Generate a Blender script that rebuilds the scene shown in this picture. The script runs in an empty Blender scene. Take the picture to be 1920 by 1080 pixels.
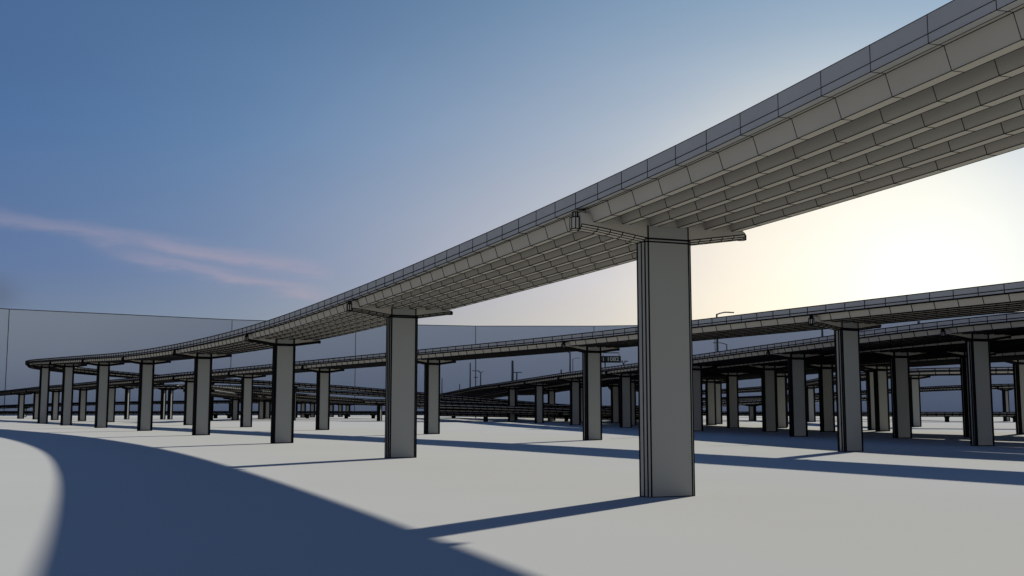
import bpy, math, random
import numpy as np
from mathutils import Vector
random.seed(4)
S = 5.0                      # the eye stands 5 m above the ground
FPX, HOR = 2040.0, 770.0     # focal length and horizon row of the 1920 x 1080 photograph
TH = math.atan((HOR-540)/FPX)
CAM = np.array([0.0, 0.0, 1.0])
scene = bpy.context.scene
col = scene.collection

def X(px, Y, Z=0.0):
    """sideways position (eye-height units) of something seen in column px at distance Y"""
    d = Y*math.cos(TH)+(Z-1)*math.sin(TH)
    return (px-960)/FPX*d

# ------------------------------------------------------------------ materials
def concrete(name, base, var=0.05, rough=0.85, scale=0.35, streak=True):
    m = bpy.data.materials.new(name); m.use_nodes = True
    nt = m.node_tree; b = nt.nodes['Principled BSDF']
    b.inputs['Roughness'].default_value = rough
    b.inputs['Specular IOR Level'].default_value = 0.0
    tc = nt.nodes.new('ShaderNodeTexCoord')
    n1 = nt.nodes.new('ShaderNodeTexNoise'); n1.inputs['Scale'].default_value = scale
    n1.inputs['Detail'].default_value = 6
    mp = nt.nodes.new('ShaderNodeMapping')
    mp.inputs['Scale'].default_value = (1, 1, 0.25 if streak else 1)
    nt.links.new(tc.outputs['Object'], mp.inputs[0]); nt.links.new(mp.outputs[0], n1.inputs['Vector'])
    cr = nt.nodes.new('ShaderNodeValToRGB')
    cr.color_ramp.elements[0].position = 0.25; cr.color_ramp.elements[1].position = 0.75
    cr.color_ramp.elements[0].color = tuple(c*(1-var) for c in base)+(1,)
    cr.color_ramp.elements[1].color = tuple(min(1, c*(1+var)) for c in base)+(1,)
    nt.links.new(n1.outputs['Fac'], cr.inputs[0]); nt.links.new(cr.outputs[0], b.inputs['Base Color'])
    return m
def plain(name, base, rough=0.6, metal=0.0):
    m = bpy.data.materials.new(name); m.use_nodes = True
    b = m.node_tree.nodes['Principled BSDF']
    b.inputs['Base Color'].default_value = base+(1,)
    b.inputs['Roughness'].default_value = rough; b.inputs['Metallic'].default_value = metal
    b.inputs['Specular IOR Level'].default_value = 0.1
    return m
M_CON = concrete('concrete', (0.455, 0.425, 0.36))
M_BAR = concrete('barrier_concrete', (0.42, 0.42, 0.40))
M_COL = concrete('pier_concrete', (0.32, 0.325, 0.295), 0.05, 0.9, 0.12)
M_WALL = concrete('wall_render', (0.64, 0.70, 0.72), 0.03, 0.95, 0.004, False)
M_GRD = concrete('ground_concrete', (0.53, 0.53, 0.488), 0.025, 0.95, 0.03, False)
M_SEAM = plain('black_seam', (0.006, 0.006, 0.007), 0.9)
M_STEEL = plain('dark_steel', (0.05, 0.055, 0.065), 0.6, 0.0)
M_SIGN = plain('sign_face', (0.012, 0.018, 0.016), 0.6)
M_LET = plain('sign_letters', (0.36, 0.38, 0.34), 0.6)

# ------------------------------------------------------------------ mesh building
class MB:
    def __init__(s): s.v = []; s.f = []; s.L = []
    def add(s, vs, fs):
        o = len(s.v); s.v += [tuple(p) for p in vs]; s.f += [tuple(i+o for i in f) for f in fs]; return o
    def line(s, a, b): s.L.append((tuple(a), tuple(b)))
    def box(s, c, ax, ay, h, lines=True):
        """c centre of base, ax/ay half vectors, h height vector"""
        c = np.array(c, float); ax = np.array(ax, float); ay = np.array(ay, float); h = np.array(h, float)
        b = [c-ax-ay, c+ax-ay, c+ax+ay, c-ax+ay]; t = [p+h for p in b]
        s.add(b+t, [(3,2,1,0),(4,5,6,7),(0,1,5,4),(1,2,6,5),(2,3,7,6),(3,0,4,7)])
        if lines:
            for i in range(4):
                s.line(b[i], b[(i+1)%4]); s.line(t[i], t[(i+1)%4]); s.line(b[i], t[i])
    def tube(s, pts, r, n=6, lines=False):
        P = [np.array(p, float) for p in pts]; rings = []
        for i, p in enumerate(P):
            d = P[min(i+1, len(P)-1)]-P[max(i-1, 0)]; d /= np.linalg.norm(d)
            u = np.cross(d, (0,0,1.0)) if abs(d[2]) < .9 else np.cross(d, (1.0,0,0)); u /= np.linalg.norm(u)
            w = np.cross(d, u); rr = r[i] if isinstance(r, (list, tuple)) else r
            rings.append([p+rr*(math.cos(2*math.pi*k/n)*u+math.sin(2*math.pi*k/n)*w) for k in range(n)])
        o = len(s.v); s.v += [tuple(q) for R_ in rings for q in R_]
        for i in range(len(P)-1):
            for k in range(n):
                a = o+i*n+k; b = o+i*n+(k+1)%n; s.f.append((a, b, b+n, a+n))
        s.f.append(tuple(o+k for k in range(n))[::-1]); s.f.append(tuple(o+(len(P)-1)*n+k for k in range(n)))
        if lines:
            for k in range(n):
                for i in range(len(P)-1): s.line(rings[i][k], rings[i+1][k])
    def build(s, name, mat, parent=None, w=0.00042, origin=(0,0,0)):
        v = np.array(s.v, float).reshape(-1, 3); fl = [list(f) for f in s.f]
        nb = len(fl)
        if s.L:
            A = np.array([l[0] for l in s.L], float); B = np.array([l[1] for l in s.L], float)
            D = B-A; ln = np.linalg.norm(D, axis=1); ok = ln > 1e-6
            A, B, D, ln = A[ok], B[ok], D[ok], ln[ok]; D /= ln[:, None]
            ref = np.where(np.abs(D[:, 2:3]) < .9, np.array([[0, 0, 1.0]]), np.array([[1.0, 0, 0]]))
            U = np.cross(D, ref); U /= np.linalg.norm(U, axis=1)[:, None]; W = np.cross(D, U)
            ra = np.maximum(w*np.linalg.norm(A-CAM, axis=1), .001)[:, None]; rb = np.maximum(w*np.linalg.norm(B-CAM, axis=1), .001)[:, None]
            ra = np.minimum(ra, .075); rb = np.minimum(rb, .075)
            A = A-D*ra*.4; B = B+D*rb*.4
            q = np.stack([A+U*ra, A+W*ra, A-U*ra, A-W*ra, B+U*rb, B+W*rb, B-U*rb, B-W*rb], axis=1)
            o = len(v)
            v = np.concatenate([v, q.reshape(-1, 3)]) if o else q.reshape(-1, 3)
            base = o+8*np.arange(len(A))
            for b in base.tolist():
                fl += [[b, b+1, b+5, b+4], [b+1, b+2, b+6, b+5], [b+2, b+3, b+7, b+6], [b+3, b, b+4, b+7]]
        me = bpy.data.meshes.new(name)
        v = (v-np.array(origin))*S
        me.from_pydata(v.tolist(), [], fl)
        me.materials.append(mat)
        if s.L:
            me.materials.append(M_SEAM)
            mi = np.zeros(len(me.polygons), dtype=np.int32); mi[nb:] = 1
            me.polygons.foreach_set('material_index', mi)
        me.update()
        o = bpy.data.objects.new(name, me); col.objects.link(o)
        if parent: o.parent = parent
        else: o.location = Vector(origin)*S
        return o

def thing(name, label, cat, loc, group=None):
    o = bpy.data.objects.new(name, None); col.objects.link(o)
    o.location = Vector(loc)*S; o.empty_display_size = 2
    o['label'] = label; o['category'] = cat
    if group: o['group'] = group
    return o
def tag(o, label, cat, group=None):
    o['label'] = label; o['category'] = cat
    if group: o['group'] = group

# ------------------------------------------------------------------ ramps
def spline(ctrl, step):
    P = np.array(ctrl, float); P = np.vstack([2*P[0]-P[1], P, 2*P[-1]-P[-2]])
    out = []
    for i in range(1, len(P)-2):
        a, b, c, d = P[i-1], P[i], P[i+1], P[i+2]
        for t in np.linspace(0, 1, 60, endpoint=False):
            out.append(.5*((2*b)+(-a+c)*t+(2*a-5*b+4*c-d)*t*t+(-a+3*b-3*c+d)*t**3))
    out.append(P[-2]); out = np.array(out)
    L = np.concatenate([[0], np.cumsum(np.linalg.norm(np.diff(out[:, :2], axis=0), axis=1))])
    n = max(2, int(round(L[-1]/step)))
    s = np.linspace(0, L[-1], n+1)
    return np.stack([np.interp(s, L, out[:, k]) for k in range(3)], axis=1)

def sweep(mb, P, prof, closed=True, endcap=True, skiplong=(), origin=None):
    n = len(P); m = len(prof); T = np.zeros((n, 2))
    seg = np.diff(P[:, :2], axis=0); seg /= np.linalg.norm(seg, axis=1)[:, None]
    T[0] = seg[0]; T[-1] = seg[-1]; T[1:-1] = seg[:-1]+seg[1:]; T /= np.linalg.norm(T, axis=1)[:, None]
    Rv = np.stack([T[:, 1], -T[:, 0]], axis=1)
    V = []
    for i in range(n):
        for (u, z) in prof: V.append((P[i, 0]+Rv[i, 0]*u, P[i, 1]+Rv[i, 1]*u, P[i, 2]+z))
    F = []; K = m if closed else m-1
    for i in range(n-1):
        for k in range(K):
            a = i*m+k; b = i*m+(k+1) % m; F.append((a, b, b+m, a+m))
    if closed and endcap:
        F.append(tuple(range(m))[::-1]); F.append(tuple((n-1)*m+k for k in range(m)))
    mb.add(V, F)
    for i in range(n):
        for k in range(K): mb.line(V[i*m+k], V[i*m+(k+1) % m])
        if i < n-1:
            for k in range(m):
                if k not in skiplong: mb.line(V[i*m+k], V[(i+1)*m+k])

GD, BH = .165, .195
def ramp(name, label, ctrl, ng=6, far=False, group='elevated road ramps', half=1.15, w=.00042, hr=None):
    hg = hr or half; hr = hr or half+.26
    P = spline(ctrl, .62)
    i0 = int(np.argmin(np.linalg.norm(P[:, :2], axis=1)))
    if np.linalg.norm(P[i0, :2]) > 85: w = .0004
    org = (P[i0, 0], P[i0, 1], P[i0, 2])
    t = thing(name, label, 'road ramp', org, group)
    def B(nm, mb, mat): return mb.build(nm, mat, t, origin=org, w=w)
    sl = MB(); sweep(sl, P, [(-half+.08, GD), (hr-.08, GD), (hr-.08, GD+.04), (-half+.08, GD+.04)])
    B('deck_slab', sl, M_CON)
    for s in (-1, 1):
        b = MB(); q = half if s < 0 else hr
        pr = [(s*q, GD), (s*q, GD+.065), (s*q, GD+BH), (s*(q-.04), GD+BH), (s*(q-.05), GD+.09), (s*(q-.08), GD+.045), (s*(q-.08), GD)]
        if s > 0: pr = pr[::-1]
        sweep(b, P, pr, skiplong=(4, 5) if s < 0 else (1, 2)); B('barrier', b, M_BAR)
    span = half+hg-.438; mid0 = -(half-.219)
    for g in range(ng):
        c = mid0+span*g/(ng-1)
        gm = MB()
        sweep(gm, P, [(c-.100, GD-.002), (c-.049, 0), (c+.049, 0), (c+.100, GD-.002)], closed=False)
        B('girder', gm, M_CON)
    return P

def pier(P, x, y, label, group, ng=6, simple=False, wcap=1.08, colhalf=.27, grade=0.0):
    i = int(np.argmin(np.hypot(P[:, 0]-x, P[:, 1]-y))); j0, j1 = max(i-1, 0), min(i+1, len(P)-1)
    d = P[j1, :2]-P[j0, :2]; d /= np.linalg.norm(d)
    zg = P[i, 2]
    off = np.array([x, y])-P[i, :2]
    r = np.array([d[1], -d[0], 0.0]); f = np.array([d[0], d[1], 0.0])
    lat = off @ r[:2]; c = np.array([x, y, 0.0])-r*lat      # slide onto the centre line
    t = thing('bridge_pier', label, 'pier', tuple(c), group)
    def W(u, v, z): return c+r*u+f*v+np.array([0, 0, z])
    zb = zg-.19 if zg > 1.2 else zg-.14
    a = colhalf
    sec = [(-a, -.12), (a, -.12), (a+.035, -.10), (a+.055, -.05), (a+.055, .05), (a+.035, .10), (a, .12), (-a, .12), (-a-.035, .10), (-a-.055, .05), (-a-.055, -.05), (-a-.035, -.10)]
    m = MB(); n = len(sec); zt = zg+.0
    V = [W(u, v, -.05) for u, v in sec]+[W(u, v, zt) for u, v in sec]
    m.add(V, [(k, (k+1) % n, (k+1) % n+n, k+n) for k in range(n)]+[tuple(range(n, 2*n))])
    for k in range(n):
        g = W(*sec[k], 0); g2 = W(*sec[(k+1) % n], 0)
        m.line(g, V[k+n]); m.line(g, g2)
        for z in (zb+.0, zb+.035): m.line(W(*sec[k], z), W(*sec[(k+1) % n], z))
    m.build('column', M_COL, t, origin=tuple(c), w=.0007 if np.linalg.norm(c) < 60 else .00055)
    # hammerhead cap with a rounded underside
    m = MB(); us = [-wcap-.05, -.92, -.76, -.60, -.44, -.30, .30, .44, .60, .76, .92, wcap]
    def secz(u):
        k = min(1, max(0, (abs(u)-.30)/(wcap-.30))); bot = zb+.115*k*(1 if zg > 1.2 else .4); top = zg+.10 if u < .95 else bot+.06
        return [(-.116, top), (-.116, bot+.045), (-.098, bot+.018), (-.06, bot), (.06, bot), (.098, bot+.018), (.116, bot+.045), (.116, top)]
    R_ = [[W(u, v, z) for v, z in secz(u)] for u in us]; k8 = 8
    Fs = []
    for i2 in range(len(us)-1):
        for k in range(k8):
            p = i2*k8+k; q = i2*k8+(k+1) % k8; Fs.append((p, q, q+k8, p+k8))
    Fs += [tuple(range(k8))[::-1], tuple((len(us)-1)*k8+k for k in range(k8))]
    m.add([p for rr in R_ for p in rr], Fs)
    for i2 in range(len(us)):
        for k in range(1, 6): m.line(R_[i2][k], R_[i2][k+1])
        if i2 < len(us)-1:
            for k in range(1, 7): m.line(R_[i2][k], R_[i2+1][k])
    for s in (-1, 1):   # upstand blocks at both tips, the outer-curve one taller
        for rad, z0, z1 in (((.058, zb+.112, zg+.06), (.03, zg+.06, zg+.125)) if s < 0 else ((.05, zb+.112, zb+.165), (.03, zb+.165, zb+.18))):
            oc = [W(s*(wcap+(.085 if s < 0 else .02))+rad*math.cos(q*math.pi/4+.39), rad*1.2*math.sin(q*math.pi/4+.39), z0) for q in range(8)]
            ot = [p+np.array([0, 0, z1-z0]) for p in oc]
            m.add(oc+ot, [(k, (k+1) % 8, (k+1) % 8+8, k+8) for k in range(8)]+[tuple(range(8, 16)), tuple(range(8))[::-1]])
            for k in range(8):
                m.line(oc[k], ot[k]); m.line(ot[k], ot[(k+1) % 8]); m.line(oc[k], oc[(k+1) % 8])
    m.build('pier_cap', M_CON, t, origin=tuple(c), w=.0005)
    return t

def pt(px, Y, Z): return (X(px, Y, Z), Y, Z)
ORD = ['nearest', 'second nearest', 'third nearest', 'fourth nearest', 'fifth nearest', 'sixth nearest', 'seventh nearest', 'eighth nearest',
       'ninth nearest', 'tenth nearest', 'eleventh nearest', 'twelfth nearest']
def row(P, spots, where, group, **k):
    for i, (x, y) in enumerate(spots):
        pier(P, x, y, f'{ORD[i]} concrete pier {where}', group, **k)

# near ramp: sweeps from above the camera to the far left and loops back behind
A = ramp('road_ramp', 'nearest elevated ramp with black panel joints, sweeping from overhead right to far left', [
    (5.9, -10, 3.19), (5.75, -3, 3.19), (5.15, 2, 3.19), (3.80, 7.10, 3.19), (1.83, 13.0, 3.19), (-2.38, 23.5, 3.19), (-7.12, 34.0, 3.21),
    (-12.75, 45.0, 3.33), (-18.35, 54.8, 3.52), (-24.1, 64.3, 3.83), (-30.3, 74.5, 4.17), (-36.4, 85.0, 4.52), (-40.0, 92.5, 4.70), (-41.3, 97, 4.68),
    (-40.8, 102, 4.55), (-37.5, 106.5, 4.25), (-32.5, 110, 3.95), (-26.5, 112.5, 3.7), (-18.8, 113, 3.25), (-14, 113, 2.88), (-7, 113, 2.28), (2.2, 113, 1.5), (10, 113, 0.9), (16, 113, .45)])
row(A, [(1.83, 13.0), (-2.38, 23.5), (-7.12, 34.0), (-12.75, 45.0), (-18.35, 54.8), (-24.1, 64.3), (-30.3, 74.5), (-36.4, 85.0)],
    'under the nearest sweeping ramp', 'piers under the nearest ramp')
row(A, [(-30.5, 111), (-22.5, 113), (-11.2, 113)], 'under the far returning leg of the looped ramp', 'piers under the returning leg of the loop')

# second ramp, straight across the middle distance
Bc = [(18.5, 9.5), (14.2, 16.3), (8.35, 27.1), (2.75, 37.5), (-3.45, 47.2), (-9.85, 57.0), (-16.2, 66.8), (-22.4, 76.0), (-28.6, 86), (-35.2, 96), (-41.6, 106), (-48.2, 115.5), (-54.5, 125.5), (-61, 136), (-67.8, 146.5), (-75, 158)]
B_ = ramp('road_ramp', 'second elevated ramp back, passing behind the big front pier and dropping to the left edge', [(x, y, 3.18) for x, y in Bc]+[(-84, 172, 3.18)])
row(B_, Bc[2:14], 'under the second ramp back', 'piers under the second ramp')

# third group on the right: ramps side by side
C1c = [(13.45, 31.4), (11.1, 42.5), (9.0, 53.7), (6.75, 65.0), (4.4, 76.2), (2.2, 88.7), (0.0, 101.5)]
C1 = ramp('road_ramp', 'front ramp of the dark bundle at right, lined with street lamps', hr=1.5, ng=7, ctrl=[(25, 12, 3.19), (20.6, 17.5, 3.19), (16.6, 24.8, 3.19)]+[(x, y, 3.19) for x, y in C1c]+[(-2.4, 113, 3.15), (-5, 127, 3.0), (-9.2, 146, 2.7), (-16, 170, 2.2)])
row(C1, C1c, 'in the front row of the dark bundle at right', 'piers of the front row in the right bundle')
C2c = [(14.3, 40.2), (12.3, 52.3), (10.3, 64), (8.2, 75.5), (6.0, 92), (3.9, 108)]
C2 = ramp('road_ramp', 'elevated ramp just behind the front one of the dark bundle at right', half=1.45, hr=1.5, ng=7, ctrl=[(23.6, 20.5, 3.14), (18.6, 28.2, 3.14), (16.1, 34, 3.14)]+[(x, y, 3.14) for x, y in C2c]+[(1, 124, 3.1), (-2, 142, 2.9), (-7, 165, 2.5)])
row(C2, C2c, 'in the second row of the dark bundle at right', 'piers of the second row in the right bundle')
C3c = [(17.3, 41.2), (15.05, 52.3), (12.85, 63.75), (10.9, 75), (8.5, 90), (6.6, 104)]
C3 = ramp('road_ramp', 'third ramp from the front of the dark bundle at right', half=1.5, hr=1.7, ng=8, ctrl=[(26.6, 24.5, 3.2), (21.8, 31.2, 3.2), (19.1, 36.3, 3.2)]+[(x, y, 3.2) for x, y in C3c]+[(4.5, 120, 3.2), (2, 140, 3.0)])
row(C3, C3c, 'in the third row of the dark bundle at right', 'piers of the third row in the right bundle')
C4c = [(18.15, 53.7), (15.65, 63.75), (13.9, 76.5)]
C4 = ramp('road_ramp', 'fourth ramp from the front of the dark bundle at right', half=1.8, hr=1.6, ng=8, ctrl=[(29.5, 29.5, 3.16), (24.6, 36.2, 3.16), (20.9, 44.3, 3.16)]+[(x, y, 3.16) for x, y in C4c]+[(12.6, 90, 3.16), (11.5, 110, 3.1)])
row(C4, C4c, 'in the fourth row of the dark bundle at right', 'piers of the fourth row in the right bundle')
C5c = [(22.2, 47.6), (18.9, 57.2), (16.9, 68.5), (15.3, 81.6)]
C5 = ramp('road_ramp', 'rearmost sunlit ramp of the bundle, leaving the picture at the right edge', [(32, 33, 3.22), (27, 40, 3.22)]+[(x, y, 3.22) for x, y in C5c]+[(14.6, 98, 3.2), (14, 120, 3.1)])
row(C5, C5c, 'under the rearmost ramp of the right bundle', 'piers under the rearmost ramp of the bundle')

# far ramps seen through the gaps
E1 = ramp('road_ramp', 'far ramp seen high in the gap between the right piers', [(48, 60, 3.17), (35, 63.5, 3.17), (27.5, 65.8, 3.17), (25, 68.5, 3.17), (26.5, 82, 3.17), (28, 98, 3.17), (27, 118, 3.1), (20, 135, 2.9), (12, 150, 2.7)][:4]+[(24.6, 80, 3.17), (26.5, 97, 3.17), (26.6, 118, 3.1), (20, 138, 2.9)])
row(E1, [(24.6, 68.0), (26.6, 97)], 'under the far high ramp seen through the right piers', 'piers under the far high ramp')
E2 = ramp('road_ramp', 'far middle ramp seen below the high one between the right piers', [(60, 92, 3.1), (48, 102, 3.1), (45, 109, 3.1), pt(1705, 122, 3.1), pt(1600, 138, 3.0), pt(1520, 150, 2.9), pt(1400, 172, 2.8), pt(1250, 190, 2.6)])
row(E2, [(X(1876, 103), 103), (X(1514, 150), 150)], 'under the far middle ramp between the right piers', 'piers under the far middle ramp')
F2 = ramp('road_ramp', 'far low ramp on one stout pier seen left of the dark bundle', [pt(1620, 118, 2.1), pt(1500, 110, 1.9), pt(1400, 104, 1.62), pt(1300, 100, 1.3), pt(1180, 98, 1.0), pt(1050, 97, .6)])
row(F2, [(X(1412, 104.5), 104.5)], 'alone under the far low ramp', None)
D2 = ramp('road_ramp', 'far ramp sloping down behind the looped ramp at left', [pt(200, 128, 3.75), pt(290, 127, 3.6), pt(365, 126, 3.55), pt(480, 125, 3.38), pt(600, 125, 3.0), pt(720, 125, 2.55), pt(830, 124, 2.05), pt(1000, 122, 1.3), pt(1150, 120, .8)])
row(D2, [(X(241, 128), 128), (X(307, 127), 127), (X(322, 127), 127), (X(357, 126.5), 126.5)], 'under the far sloping ramp at left', 'piers under the far sloping ramp')
D3 = ramp('road_ramp', 'low far ramp showing its dark underside, running away at left of centre', [pt(370, 93, 2.45), pt(410, 104, 2.38), pt(455, 118, 2.32), pt(520, 140, 2.3), pt(590, 162, 2.2), pt(680, 182, 2.0), pt(800, 196, 1.7), pt(950, 205, 1.2)])
row(D3, [(X(447, 114), 114), (X(489, 130), 130), (X(502, 134), 134), (X(530, 143), 143), (X(558, 151), 151), (X(572, 156), 156), (X(586, 161), 161), (X(604, 165), 165), (X(624, 170), 170), (X(638, 174), 174), (X(651, 177), 177)],
    'in the crowded row under the low dark far ramp', 'crowded piers under the low dark ramp')
D6 = ramp('road_ramp', 'low dark far ramp crowding over its lower neighbour at left of centre', [pt(352, 97, 2.95), pt(400, 102, 2.85), pt(480, 115, 2.72), pt(600, 132, 2.35), pt(720, 142, 1.95), pt(850, 146, 1.6), pt(1000, 146, 1.1)])
D4 = ramp('road_ramp', 'low far ramp in the tangle behind the front pier, upper of two', [pt(690, 106, 1.75), pt(780, 105, 1.62), pt(900, 104, 1.45), pt(1050, 103, 1.2), pt(1200, 103, .95), pt(1330, 103, .6)])
row(D4, [(X(713, 106), 106), (X(911, 104), 104), (X(1062, 103), 103)], 'under the upper low ramp of the tangle at centre', 'stub piers in the central tangle')
D5 = ramp('road_ramp', 'low far ramp in the tangle behind the front pier, lower of two', [pt(770, 100, 1.25), pt(850, 99, 1.18), pt(980, 98, .98), pt(1100, 97, .78), pt(1230, 96, .5)])
D7 = ramp('road_ramp', 'lowest but one approach ramp of the central tangle, nearly at the ground', [pt(805, 101, .95), pt(900, 100, .86), pt(1020, 99, .72), pt(1140, 98, .52), pt(1250, 97, .3)])
D8 = ramp('road_ramp', 'lowest approach ramp of the central tangle, resting on the ground', [pt(815, 104, .52), pt(900, 104, .45), pt(1000, 104, .35), pt(1110, 104, .2), pt(1200, 104, .08)])
F1 = ramp('road_ramp', 'thin far ramp low above the ground at far left', [pt(-60, 172, 1.25), pt(20, 171, 1.45), pt(110, 170, 1.75), pt(250, 170, 2.0), pt(460, 170, 2.2), pt(560, 176, 2.1)])
row(F1, [(X(48, 171), 171), (X(104, 170), 170), (X(272, 170), 170), (X(432, 170), 170)], 'under the thin far ramp at far left', 'piers under the thin far ramp')
L = ramp('low_viaduct', 'very low far viaduct on stub piers crossing the whole scene near the ground', [(-95, 150, .53), (-70, 146, .53), (-35, 143.5, .53), (-14, 141, .53), (6, 133, .52), (22, 118, .51), (34, 101, .5), (40, 97, .5), (52, 95.5, .5), (66, 97, .5)])
sp = [(X(px, y), y) for px, y in ((405, 144), (430, 143.8), (494, 143), (575, 142.5), (647, 141.8), (697, 141.2), (850, 139), (1776, 97.3), (1905, 96.0))]
row(L, sp, 'of the very low viaduct', 'stub piers of the low viaduct', colhalf=.2, wcap=.8)

# ------------------------------------------------------------------ lamps, masts, sign
def deck_at(P, px, Yg, side=-1):
    """point on the deck edge of ramp P whose column is px"""
    best = None
    for i in range(1, len(P)-1):
        d = P[i+1, :2]-P[i-1, :2]; d /= np.linalg.norm(d); r = np.array([d[1], -d[0]])
        q = P[i, :2]+r*side*1.02
        z = P[i, 2]+GD+.04; dd = q[1]*math.cos(TH)+(z-1)*math.sin(TH)
        if dd < 5: continue
        e = abs(960+FPX*q[0]/dd-px)+.02*abs(q[1]-Yg)
        if best is None or e < best[0]: best = (e, (q[0], q[1], z), r)
    return best[1], best[2]
def lamp(P, px, Yg, top, label, arms=(1,), side=-1, rad=.022, alen=.62):
    (x, y, z), r = deck_at(P, px, Yg, side)
    t = thing('street_lamp', label, 'street lamp', (x, y, z), 'street lamps on the ramps')
    org = (x, y, z)
    m = MB(); m.tube([(x, y, z), (x, y, z+.08)], [rad*1.8, rad*1.6]); m.tube([(x, y, z+.08), (x, y, top)], [rad*1.9, rad*1.4]); m.build('pole', M_STEEL, t, origin=org)
    for s in arms:
        m = MB(); ux = r*s
        pts = [(x, y, top-.04), (x+ux[0]*.12, y+ux[1]*.12, top+.02), (x+ux[0]*alen*.6, y+ux[1]*alen*.6, top+.075), (x+ux[0]*alen, y+ux[1]*alen, top+.08)]
        m.tube(pts, rad*1.1); m.build('arm', M_STEEL, t, origin=org)
        m = MB(); e = pts[-1]
        m.box((e[0]+ux[0]*.07, e[1]+ux[1]*.07, e[2]-.03), (ux[0]*.11, ux[1]*.11, 0), (-ux[1]*.035, ux[0]*.035, 0), (0, 0, .045), lines=False)
        m.build('lamp_head', M_STEEL, t, origin=org)
lamp(C1, 1348, 46, 5.25, 'street lamp with a long arm against the bright sky above the second ramp', rad=.028)
lamp(C3, 1365, 66, 4.75, 'short-looking street lamp, arm to the left, under the second ramp', arms=(-1,))
lamp(C1, 1547, 36, 4.1, 'street lamp pole whose head is hidden behind the second ramp', arms=(-1,))
lamp(C2, 1733, 33, 4.05, 'low lamp post rising just above the bundle at right', arms=(), rad=.03)
lamp(C1, 1067, 82, 4.9, 'street lamp with a short arm left of the gantry sign', arms=(-1,), rad=.035, alen=.2)
lamp(C2, 1073, 95, 5.3, 'slim street lamp with arm to the right, left of the gantry sign', arms=(1,), rad=.02, alen=.45)
lamp(C1, 882, 130, 6.2, 'tall bare lamp pole left of the thin mast', arms=(), rad=.05)
lamp(C1, 902, 122, 4.9, 'short lamp pole with a flat head right of the thin mast', arms=(1, -1), rad=.04, alen=.12)
lamp(C1, 829, 150, 5.2, 'thin lamp pole at the far end of the bundle', arms=(), rad=.04)
lamp(C2, 790, 165, 5.0, 'farthest lamp pole behind the third pier of the second ramp', arms=(), rad=.05)
lamp(C1, 1171, 63, 3.72, 'small lamp stub just right of the gantry sign', arms=(1, -1), rad=.03, alen=.08)
lamp(C1, 1051, 80, 3.85, 'small lamp stub on the ramp left of the second pier row', arms=(), rad=.035)

def mast(px, Y, z0, z1, r, label, name='mast', bars=()):
    x = X(px, Y, z0); t = thing(name, label, 'mast', (x, Y, 0), None); org = (x, Y, 0)
    m = MB(); m.tube([(x, Y, 0), (x, Y, z0), (x, Y, z1)], [r*1.6, r*1.4, r*1.1]); m.build('pole', M_STEEL, t, origin=org)
    for zb, hw in bars:
        m = MB(); m.box((x, Y, zb), (hw, 0, 0), (0, .05, 0), (0, 0, .09), lines=False); m.build('crossarm', M_STEEL, t, origin=org)
mast(961, 118, 3.4, 6.4, .12, 'thick dark mast standing above the far bundle')
mast(969, 119, 3.4, 5.2, .07, 'shorter forked mast beside the thick dark mast', bars=((5.1, .55), (4.0, .35)))
mast(892, 150, 3, 8.0, .05, 'very tall thin mast with two crossarms, left of centre', bars=((6.4, .5), (5.5, .3)))

def gantry():
    (x, y, z), r = deck_at(C1, 1134, 66, -1)
    org = (x, y, z); t = thing('gantry_sign', 'dark overhead direction sign with pale characters on a single post above the bundle', 'road sign', org)
    zc = 1+ (HOR-674.6)/FPX*y
    m = MB(); m.tube([(x, y, z), (x, y, zc-.1)], .045); m.build('post', M_STEEL, t, origin=org)
    x0, x1 = X(1120, y, zc), X(1163, y, zc)
    m = MB(); m.box(((x0+x1)/2, y-.05, zc-.17), ((x1-x0)/2, 0, 0), (0, .03, 0), (0, 0, .34), lines=True); pnl = m.build('sign_panel', M_SIGN, t, origin=org)
    m = MB(); fx0, fx1 = X(1131, y, zc), X(1161, y, zc)
    m.tube([(fx0, y+.05, zc+.15), (fx0, y+.05, zc+.40), (fx1, y+.05, zc+.40), (fx1, y+.05, zc+.15)], .03); m.build('top_frame', M_STEEL, t, origin=org)
    cu = bpy.data.curves.new('t', 'FONT'); cu.body = '01 1082'; cu.size = .40*S; cu.extrude = .01*S; cu.offset = .004*S; cu.align_x = 'CENTER'; cu.align_y = 'CENTER'
    to = bpy.data.objects.new('t', cu); me = bpy.data.meshes.new_from_object(to)
    bpy.data.objects.remove(to)
    w = max(v.co.x for v in me.vertices)-min(v.co.x for v in me.vertices); k = (x1-x0)*.88*S/w
    for v in me.vertices: v.co = (v.co.x*k+((x0+x1)/2-x)*S, -v.co.z+(-.095)*S, v.co.y*.85+(zc-z)*S)
    me.name = 'sign_lettering'; me.materials.append(M_LET)
    o = bpy.data.objects.new('sign_lettering', me); col.objects.link(o); o.parent = t
gantry()

# ------------------------------------------------------------------ faceted backdrop wall ring
K = 1.35; ZT = 1+15.5*K
raw = [(-150, 20), (-140, 70), (-122, 112), (-104, 142), (-77.2, 166.4), (-48, 186), (-28, 194.6), (-6.7, 200), (15.1, 200), (36.6, 196), (58, 187), (80, 172), (101, 150), (118, 120), (130, 80), (136, 30)]
wm = MB(); pts = [np.array([x*K, y*K]) for x, y in raw]
for a, b in zip(pts, pts[1:]):
    d = (b-a)/np.linalg.norm(b-a); nrm = np.array([-d[1], d[0]])*.8
    V = [(*a, -.2), (*b, -.2), (*(b+nrm), -.2), (*(a+nrm), -.2), (*a, ZT), (*b, ZT), (*(b+nrm), ZT), (*(a+nrm), ZT)]
    wm.add(V, [(0, 1, 5, 4), (1, 2, 6, 5), (2, 3, 7, 6), (3, 0, 4, 7), (4, 5, 6, 7), (0, 3, 2, 1)])
for a in pts: wm.line((*a, 0), (*a, ZT))
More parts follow.
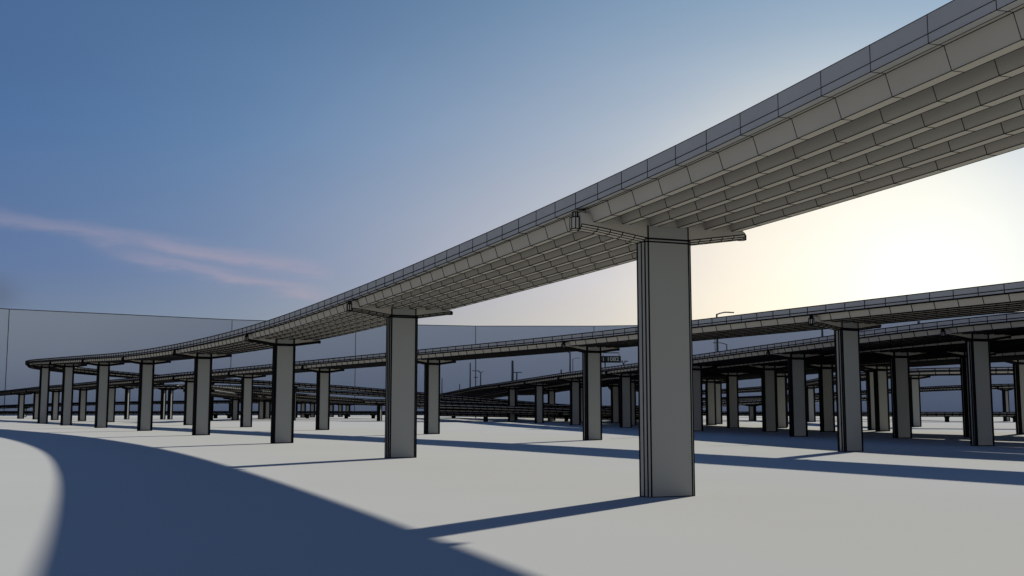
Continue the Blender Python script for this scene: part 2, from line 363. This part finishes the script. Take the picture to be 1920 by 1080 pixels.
for a, b in zip(pts, pts[1:]): wm.line((*a, ZT), (*b, ZT))
wo = wm.build('perimeter_wall', M_WALL, None, w=.00034, origin=(0, 270, 0))
tag(wo, 'huge plain grey-blue wall of flat panels closing off the horizon behind the ramps', 'wall')

# ------------------------------------------------------------------ ground
g = MB(); R0 = 900
g.add([(-R0, -R0, 0), (R0, -R0, 0), (R0, R0, 0), (-R0, R0, 0)], [(0, 1, 2, 3)])
go = g.build('ground', M_GRD, None); go['kind'] = 'structure'

# ------------------------------------------------------------------ light
SUN_AZ, SUN_EL = math.radians(33.2), math.radians(27.6)
sd = bpy.data.lights.new('sun', 'SUN'); sd.energy = 5.0; sd.angle = math.radians(.9); sd.color = (1.0, .955, .88)
so = bpy.data.objects.new('sun', sd); col.objects.link(so)
dirv = Vector((math.sin(SUN_AZ)*math.cos(SUN_EL), math.cos(SUN_AZ)*math.cos(SUN_EL), math.sin(SUN_EL)))
so.rotation_euler = dirv.to_track_quat('Z', 'Y').to_euler(); so.location = (0, 0, 300)

w = bpy.data.worlds.new('World'); scene.world = w; w.use_nodes = True
nt = w.node_tree; N = nt.nodes; bg = N['Background']; lk = nt.links.new
tc = N.new('ShaderNodeTexCoord')
def mth(op, a, b=None, c=None, clamp=False):
    n = N.new('ShaderNodeMath'); n.operation = op; n.use_clamp = clamp
    for i, v in enumerate((a, b, c)):
        if v is None: continue
        if isinstance(v, (int, float)): n.inputs[i].default_value = v
        else: lk(v, n.inputs[i])
    return n.outputs[0]
def rgb(c):
    n = N.new('ShaderNodeRGB'); n.outputs[0].default_value = tuple(c)+(1,); return n.outputs[0]
def mixc(f, a, b, mode='MIX'):
    n = N.new('ShaderNodeMix'); n.data_type = 'RGBA'; n.blend_type = mode; n.clamp_factor = True
    if isinstance(f, (int, float)): n.inputs[0].default_value = f
    else: lk(f, n.inputs[0])
    lk(a, n.inputs[6]); lk(b, n.inputs[7]); return n.outputs[2]
sep = N.new('ShaderNodeSeparateXYZ'); lk(tc.outputs['Generated'], sep.inputs[0])
x_, y_, z_ = sep.outputs
el = mth('MULTIPLY', mth('ARCSINE', z_), 57.2958)
az = mth('MULTIPLY', mth('ARCTAN2', x_, y_), 57.2958)
# physical sky, tinted
sky = N.new('ShaderNodeTexSky'); sky.sky_type = 'NISHITA'; sky.sun_disc = False
sky.sun_elevation = SUN_EL; sky.sun_rotation = SUN_AZ; sky.air_density = 1.0; sky.dust_density = .6; sky.ozone_density = 3.0
# blue gradient by height
ramp_ = N.new('ShaderNodeValToRGB'); lk(mth('DIVIDE', mth('ABSOLUTE', el), 90.0), ramp_.inputs[0])
cr = ramp_.color_ramp
for p_, c_ in ((0.0, (.1905, .1731, .1487)), (.0778, (.0765, .0977, .2446)), (.1556, (.0408, .0833, .2412)), (.2444, (.0317, .0528, .1816)), (.5, (.022, .058, .185)), (1.0, (.018, .052, .17))):
    e_ = cr.elements.new(p_) if p_ not in (0.0, 1.0) else cr.elements[0 if p_ == 0 else len(cr.elements)-1]
    e_.position = p_; e_.color = c_+(1,)
def glow(azd, eld, sig, power=1.0, sx=1.0):
    a2 = mth('MULTIPLY', mth('SUBTRACT', az, azd), sx); e2 = mth('SUBTRACT', el, eld)
    d = mth('SQRT', mth('ADD', mth('MULTIPLY', a2, a2), mth('MULTIPLY', e2, e2)))
    q = mth('POWER', mth('DIVIDE', d, sig), power)
    return mth('POWER', 2.71828, mth('MULTIPLY', q, -1.0))
def vscale(c, f):
    n = N.new('ShaderNodeVectorMath'); n.operation = 'SCALE'; lk(c, n.inputs[0]); lk(f, n.inputs['Scale']); return n.outputs[0]
def vadd(a, b):
    n = N.new('ShaderNodeVectorMath'); n.operation = 'ADD'; lk(a, n.inputs[0]); lk(b, n.inputs[1]); return n.outputs[0]
base = mixc(.03, ramp_.outputs[0], vscale(sky.outputs[0], mth('MULTIPLY', 1.0, .05)))
c1 = vadd(base, vscale(rgb((.3338, .7643, .9527)), glow(21.137, 5.572, 15.211, .827, .838)))
c2 = vadd(c1, vscale(rgb((.5554, .2736, .0)), glow(19.629, 3.596, 14.656, 2.473, .584)))
c3 = vadd(c2, vscale(rgb((.2518, .151, .0)), glow(16.911, 7.833, 8.577, 3.469, .919)))
# thin pink cloud streaks at left, wisps elsewhere
mpn = N.new('ShaderNodeMapping'); lk(tc.outputs['Generated'], mpn.inputs[0]); mpn.inputs['Scale'].default_value = (5, 5, 26)
nz = N.new('ShaderNodeTexNoise'); lk(mpn.outputs[0], nz.inputs['Vector']); nz.inputs['Scale'].default_value = 2.2; nz.inputs['Detail'].default_value = 7; nz.inputs['Roughness'].default_value = .6
wob = mth('MULTIPLY', mth('SUBTRACT', nz.outputs['Fac'], .5), 1.5)
def streak(a0, e0, slope, curve, width, lo, hi, fade=5):
    t_ = mth('SUBTRACT', az, a0)
    mid = mth('ADD', mth('ADD', e0, mth('MULTIPLY', t_, slope)), mth('MULTIPLY', mth('MULTIPLY', t_, t_), curve))
    d = mth('DIVIDE', mth('SUBTRACT', mth('ADD', el, wob), mid), width)
    gsh = mth('POWER', 2.71828, mth('MULTIPLY', mth('MULTIPLY', d, d), -1.0))
    m1 = N.new('ShaderNodeMapRange'); m1.interpolation_type = 'SMOOTHSTEP'; lk(az, m1.inputs[0]); m1.inputs[1].default_value = lo; m1.inputs[2].default_value = lo+fade
    m2 = N.new('ShaderNodeMapRange'); m2.interpolation_type = 'SMOOTHSTEP'; lk(az, m2.inputs[0]); m2.inputs[1].default_value = hi; m2.inputs[2].default_value = hi-3
    return mth('MULTIPLY', mth('MULTIPLY', gsh, m1.outputs[0]), m2.outputs[0])
s1 = streak(-25.2, 9.2, -.132, 0.0, .36, -38, -8.6, 24)
s2 = streak(-19.2, 7.6, -.17, 0.0, .33, -22, -8.6)
cl = mth('MULTIPLY', mth('ADD', s1, s2, None), mth('MULTIPLY', nz.outputs['Fac'], .75), None, True)
c4 = mixc(cl, c3, rgb((.46, .38, .45)))
# broad faint high haze and a small dark cloud low at the left
n2 = N.new('ShaderNodeTexNoise'); mp2 = N.new('ShaderNodeMapping'); lk(tc.outputs['Generated'], mp2.inputs[0]); mp2.inputs['Scale'].default_value = (2, 2, 7); lk(mp2.outputs[0], n2.inputs['Vector']); n2.inputs['Scale'].default_value = 1.6; n2.inputs['Detail'].default_value = 5
hz = mth('MULTIPLY', mth('SUBTRACT', n2.outputs['Fac'], .5, None), .14, None)
c5 = vscale(c4, mth('ADD', 1.0, hz))
dk = mth('MULTIPLY', glow(-25.8, 5.5, .9, 2.5, .7), .45)
c6 = mixc(dk, c5, rgb((.085, .11, .17)))
# unseen bright horizon band behind the camera, added to fill the wall's shaded face
anti_fill = mth('MULTIPLY', mth('POWER', 2.71828, mth('DIVIDE', mth('ABSOLUTE', el), -9.0)), mth('SMOOTH_MAX', mth('MULTIPLY', y_, -1.0), 0.0, .2))
c7 = vadd(c6, vscale(rgb((1.25, 1.27, 1.22)), anti_fill))
lk(c7, bg.inputs['Color']); bg.inputs['Strength'].default_value = 1.0

# ------------------------------------------------------------------ camera
cd = bpy.data.cameras.new('camera'); cd.sensor_width = 36; cd.lens = FPX*36/1920; cd.clip_end = 20000; cd.clip_start = .1
co = bpy.data.objects.new('camera', cd); col.objects.link(co); co.location = (0, 0, S)
co.rotation_euler = (math.pi/2+TH, 0, 0); scene.camera = co
scene.view_settings.view_transform = 'Standard'; scene.view_settings.look = 'None'
scene.view_settings.exposure = 0; scene.view_settings.gamma = 1
scene.render.engine = 'CYCLES'
scene.cycles.max_bounces = 6; scene.cycles.diffuse_bounces = 1
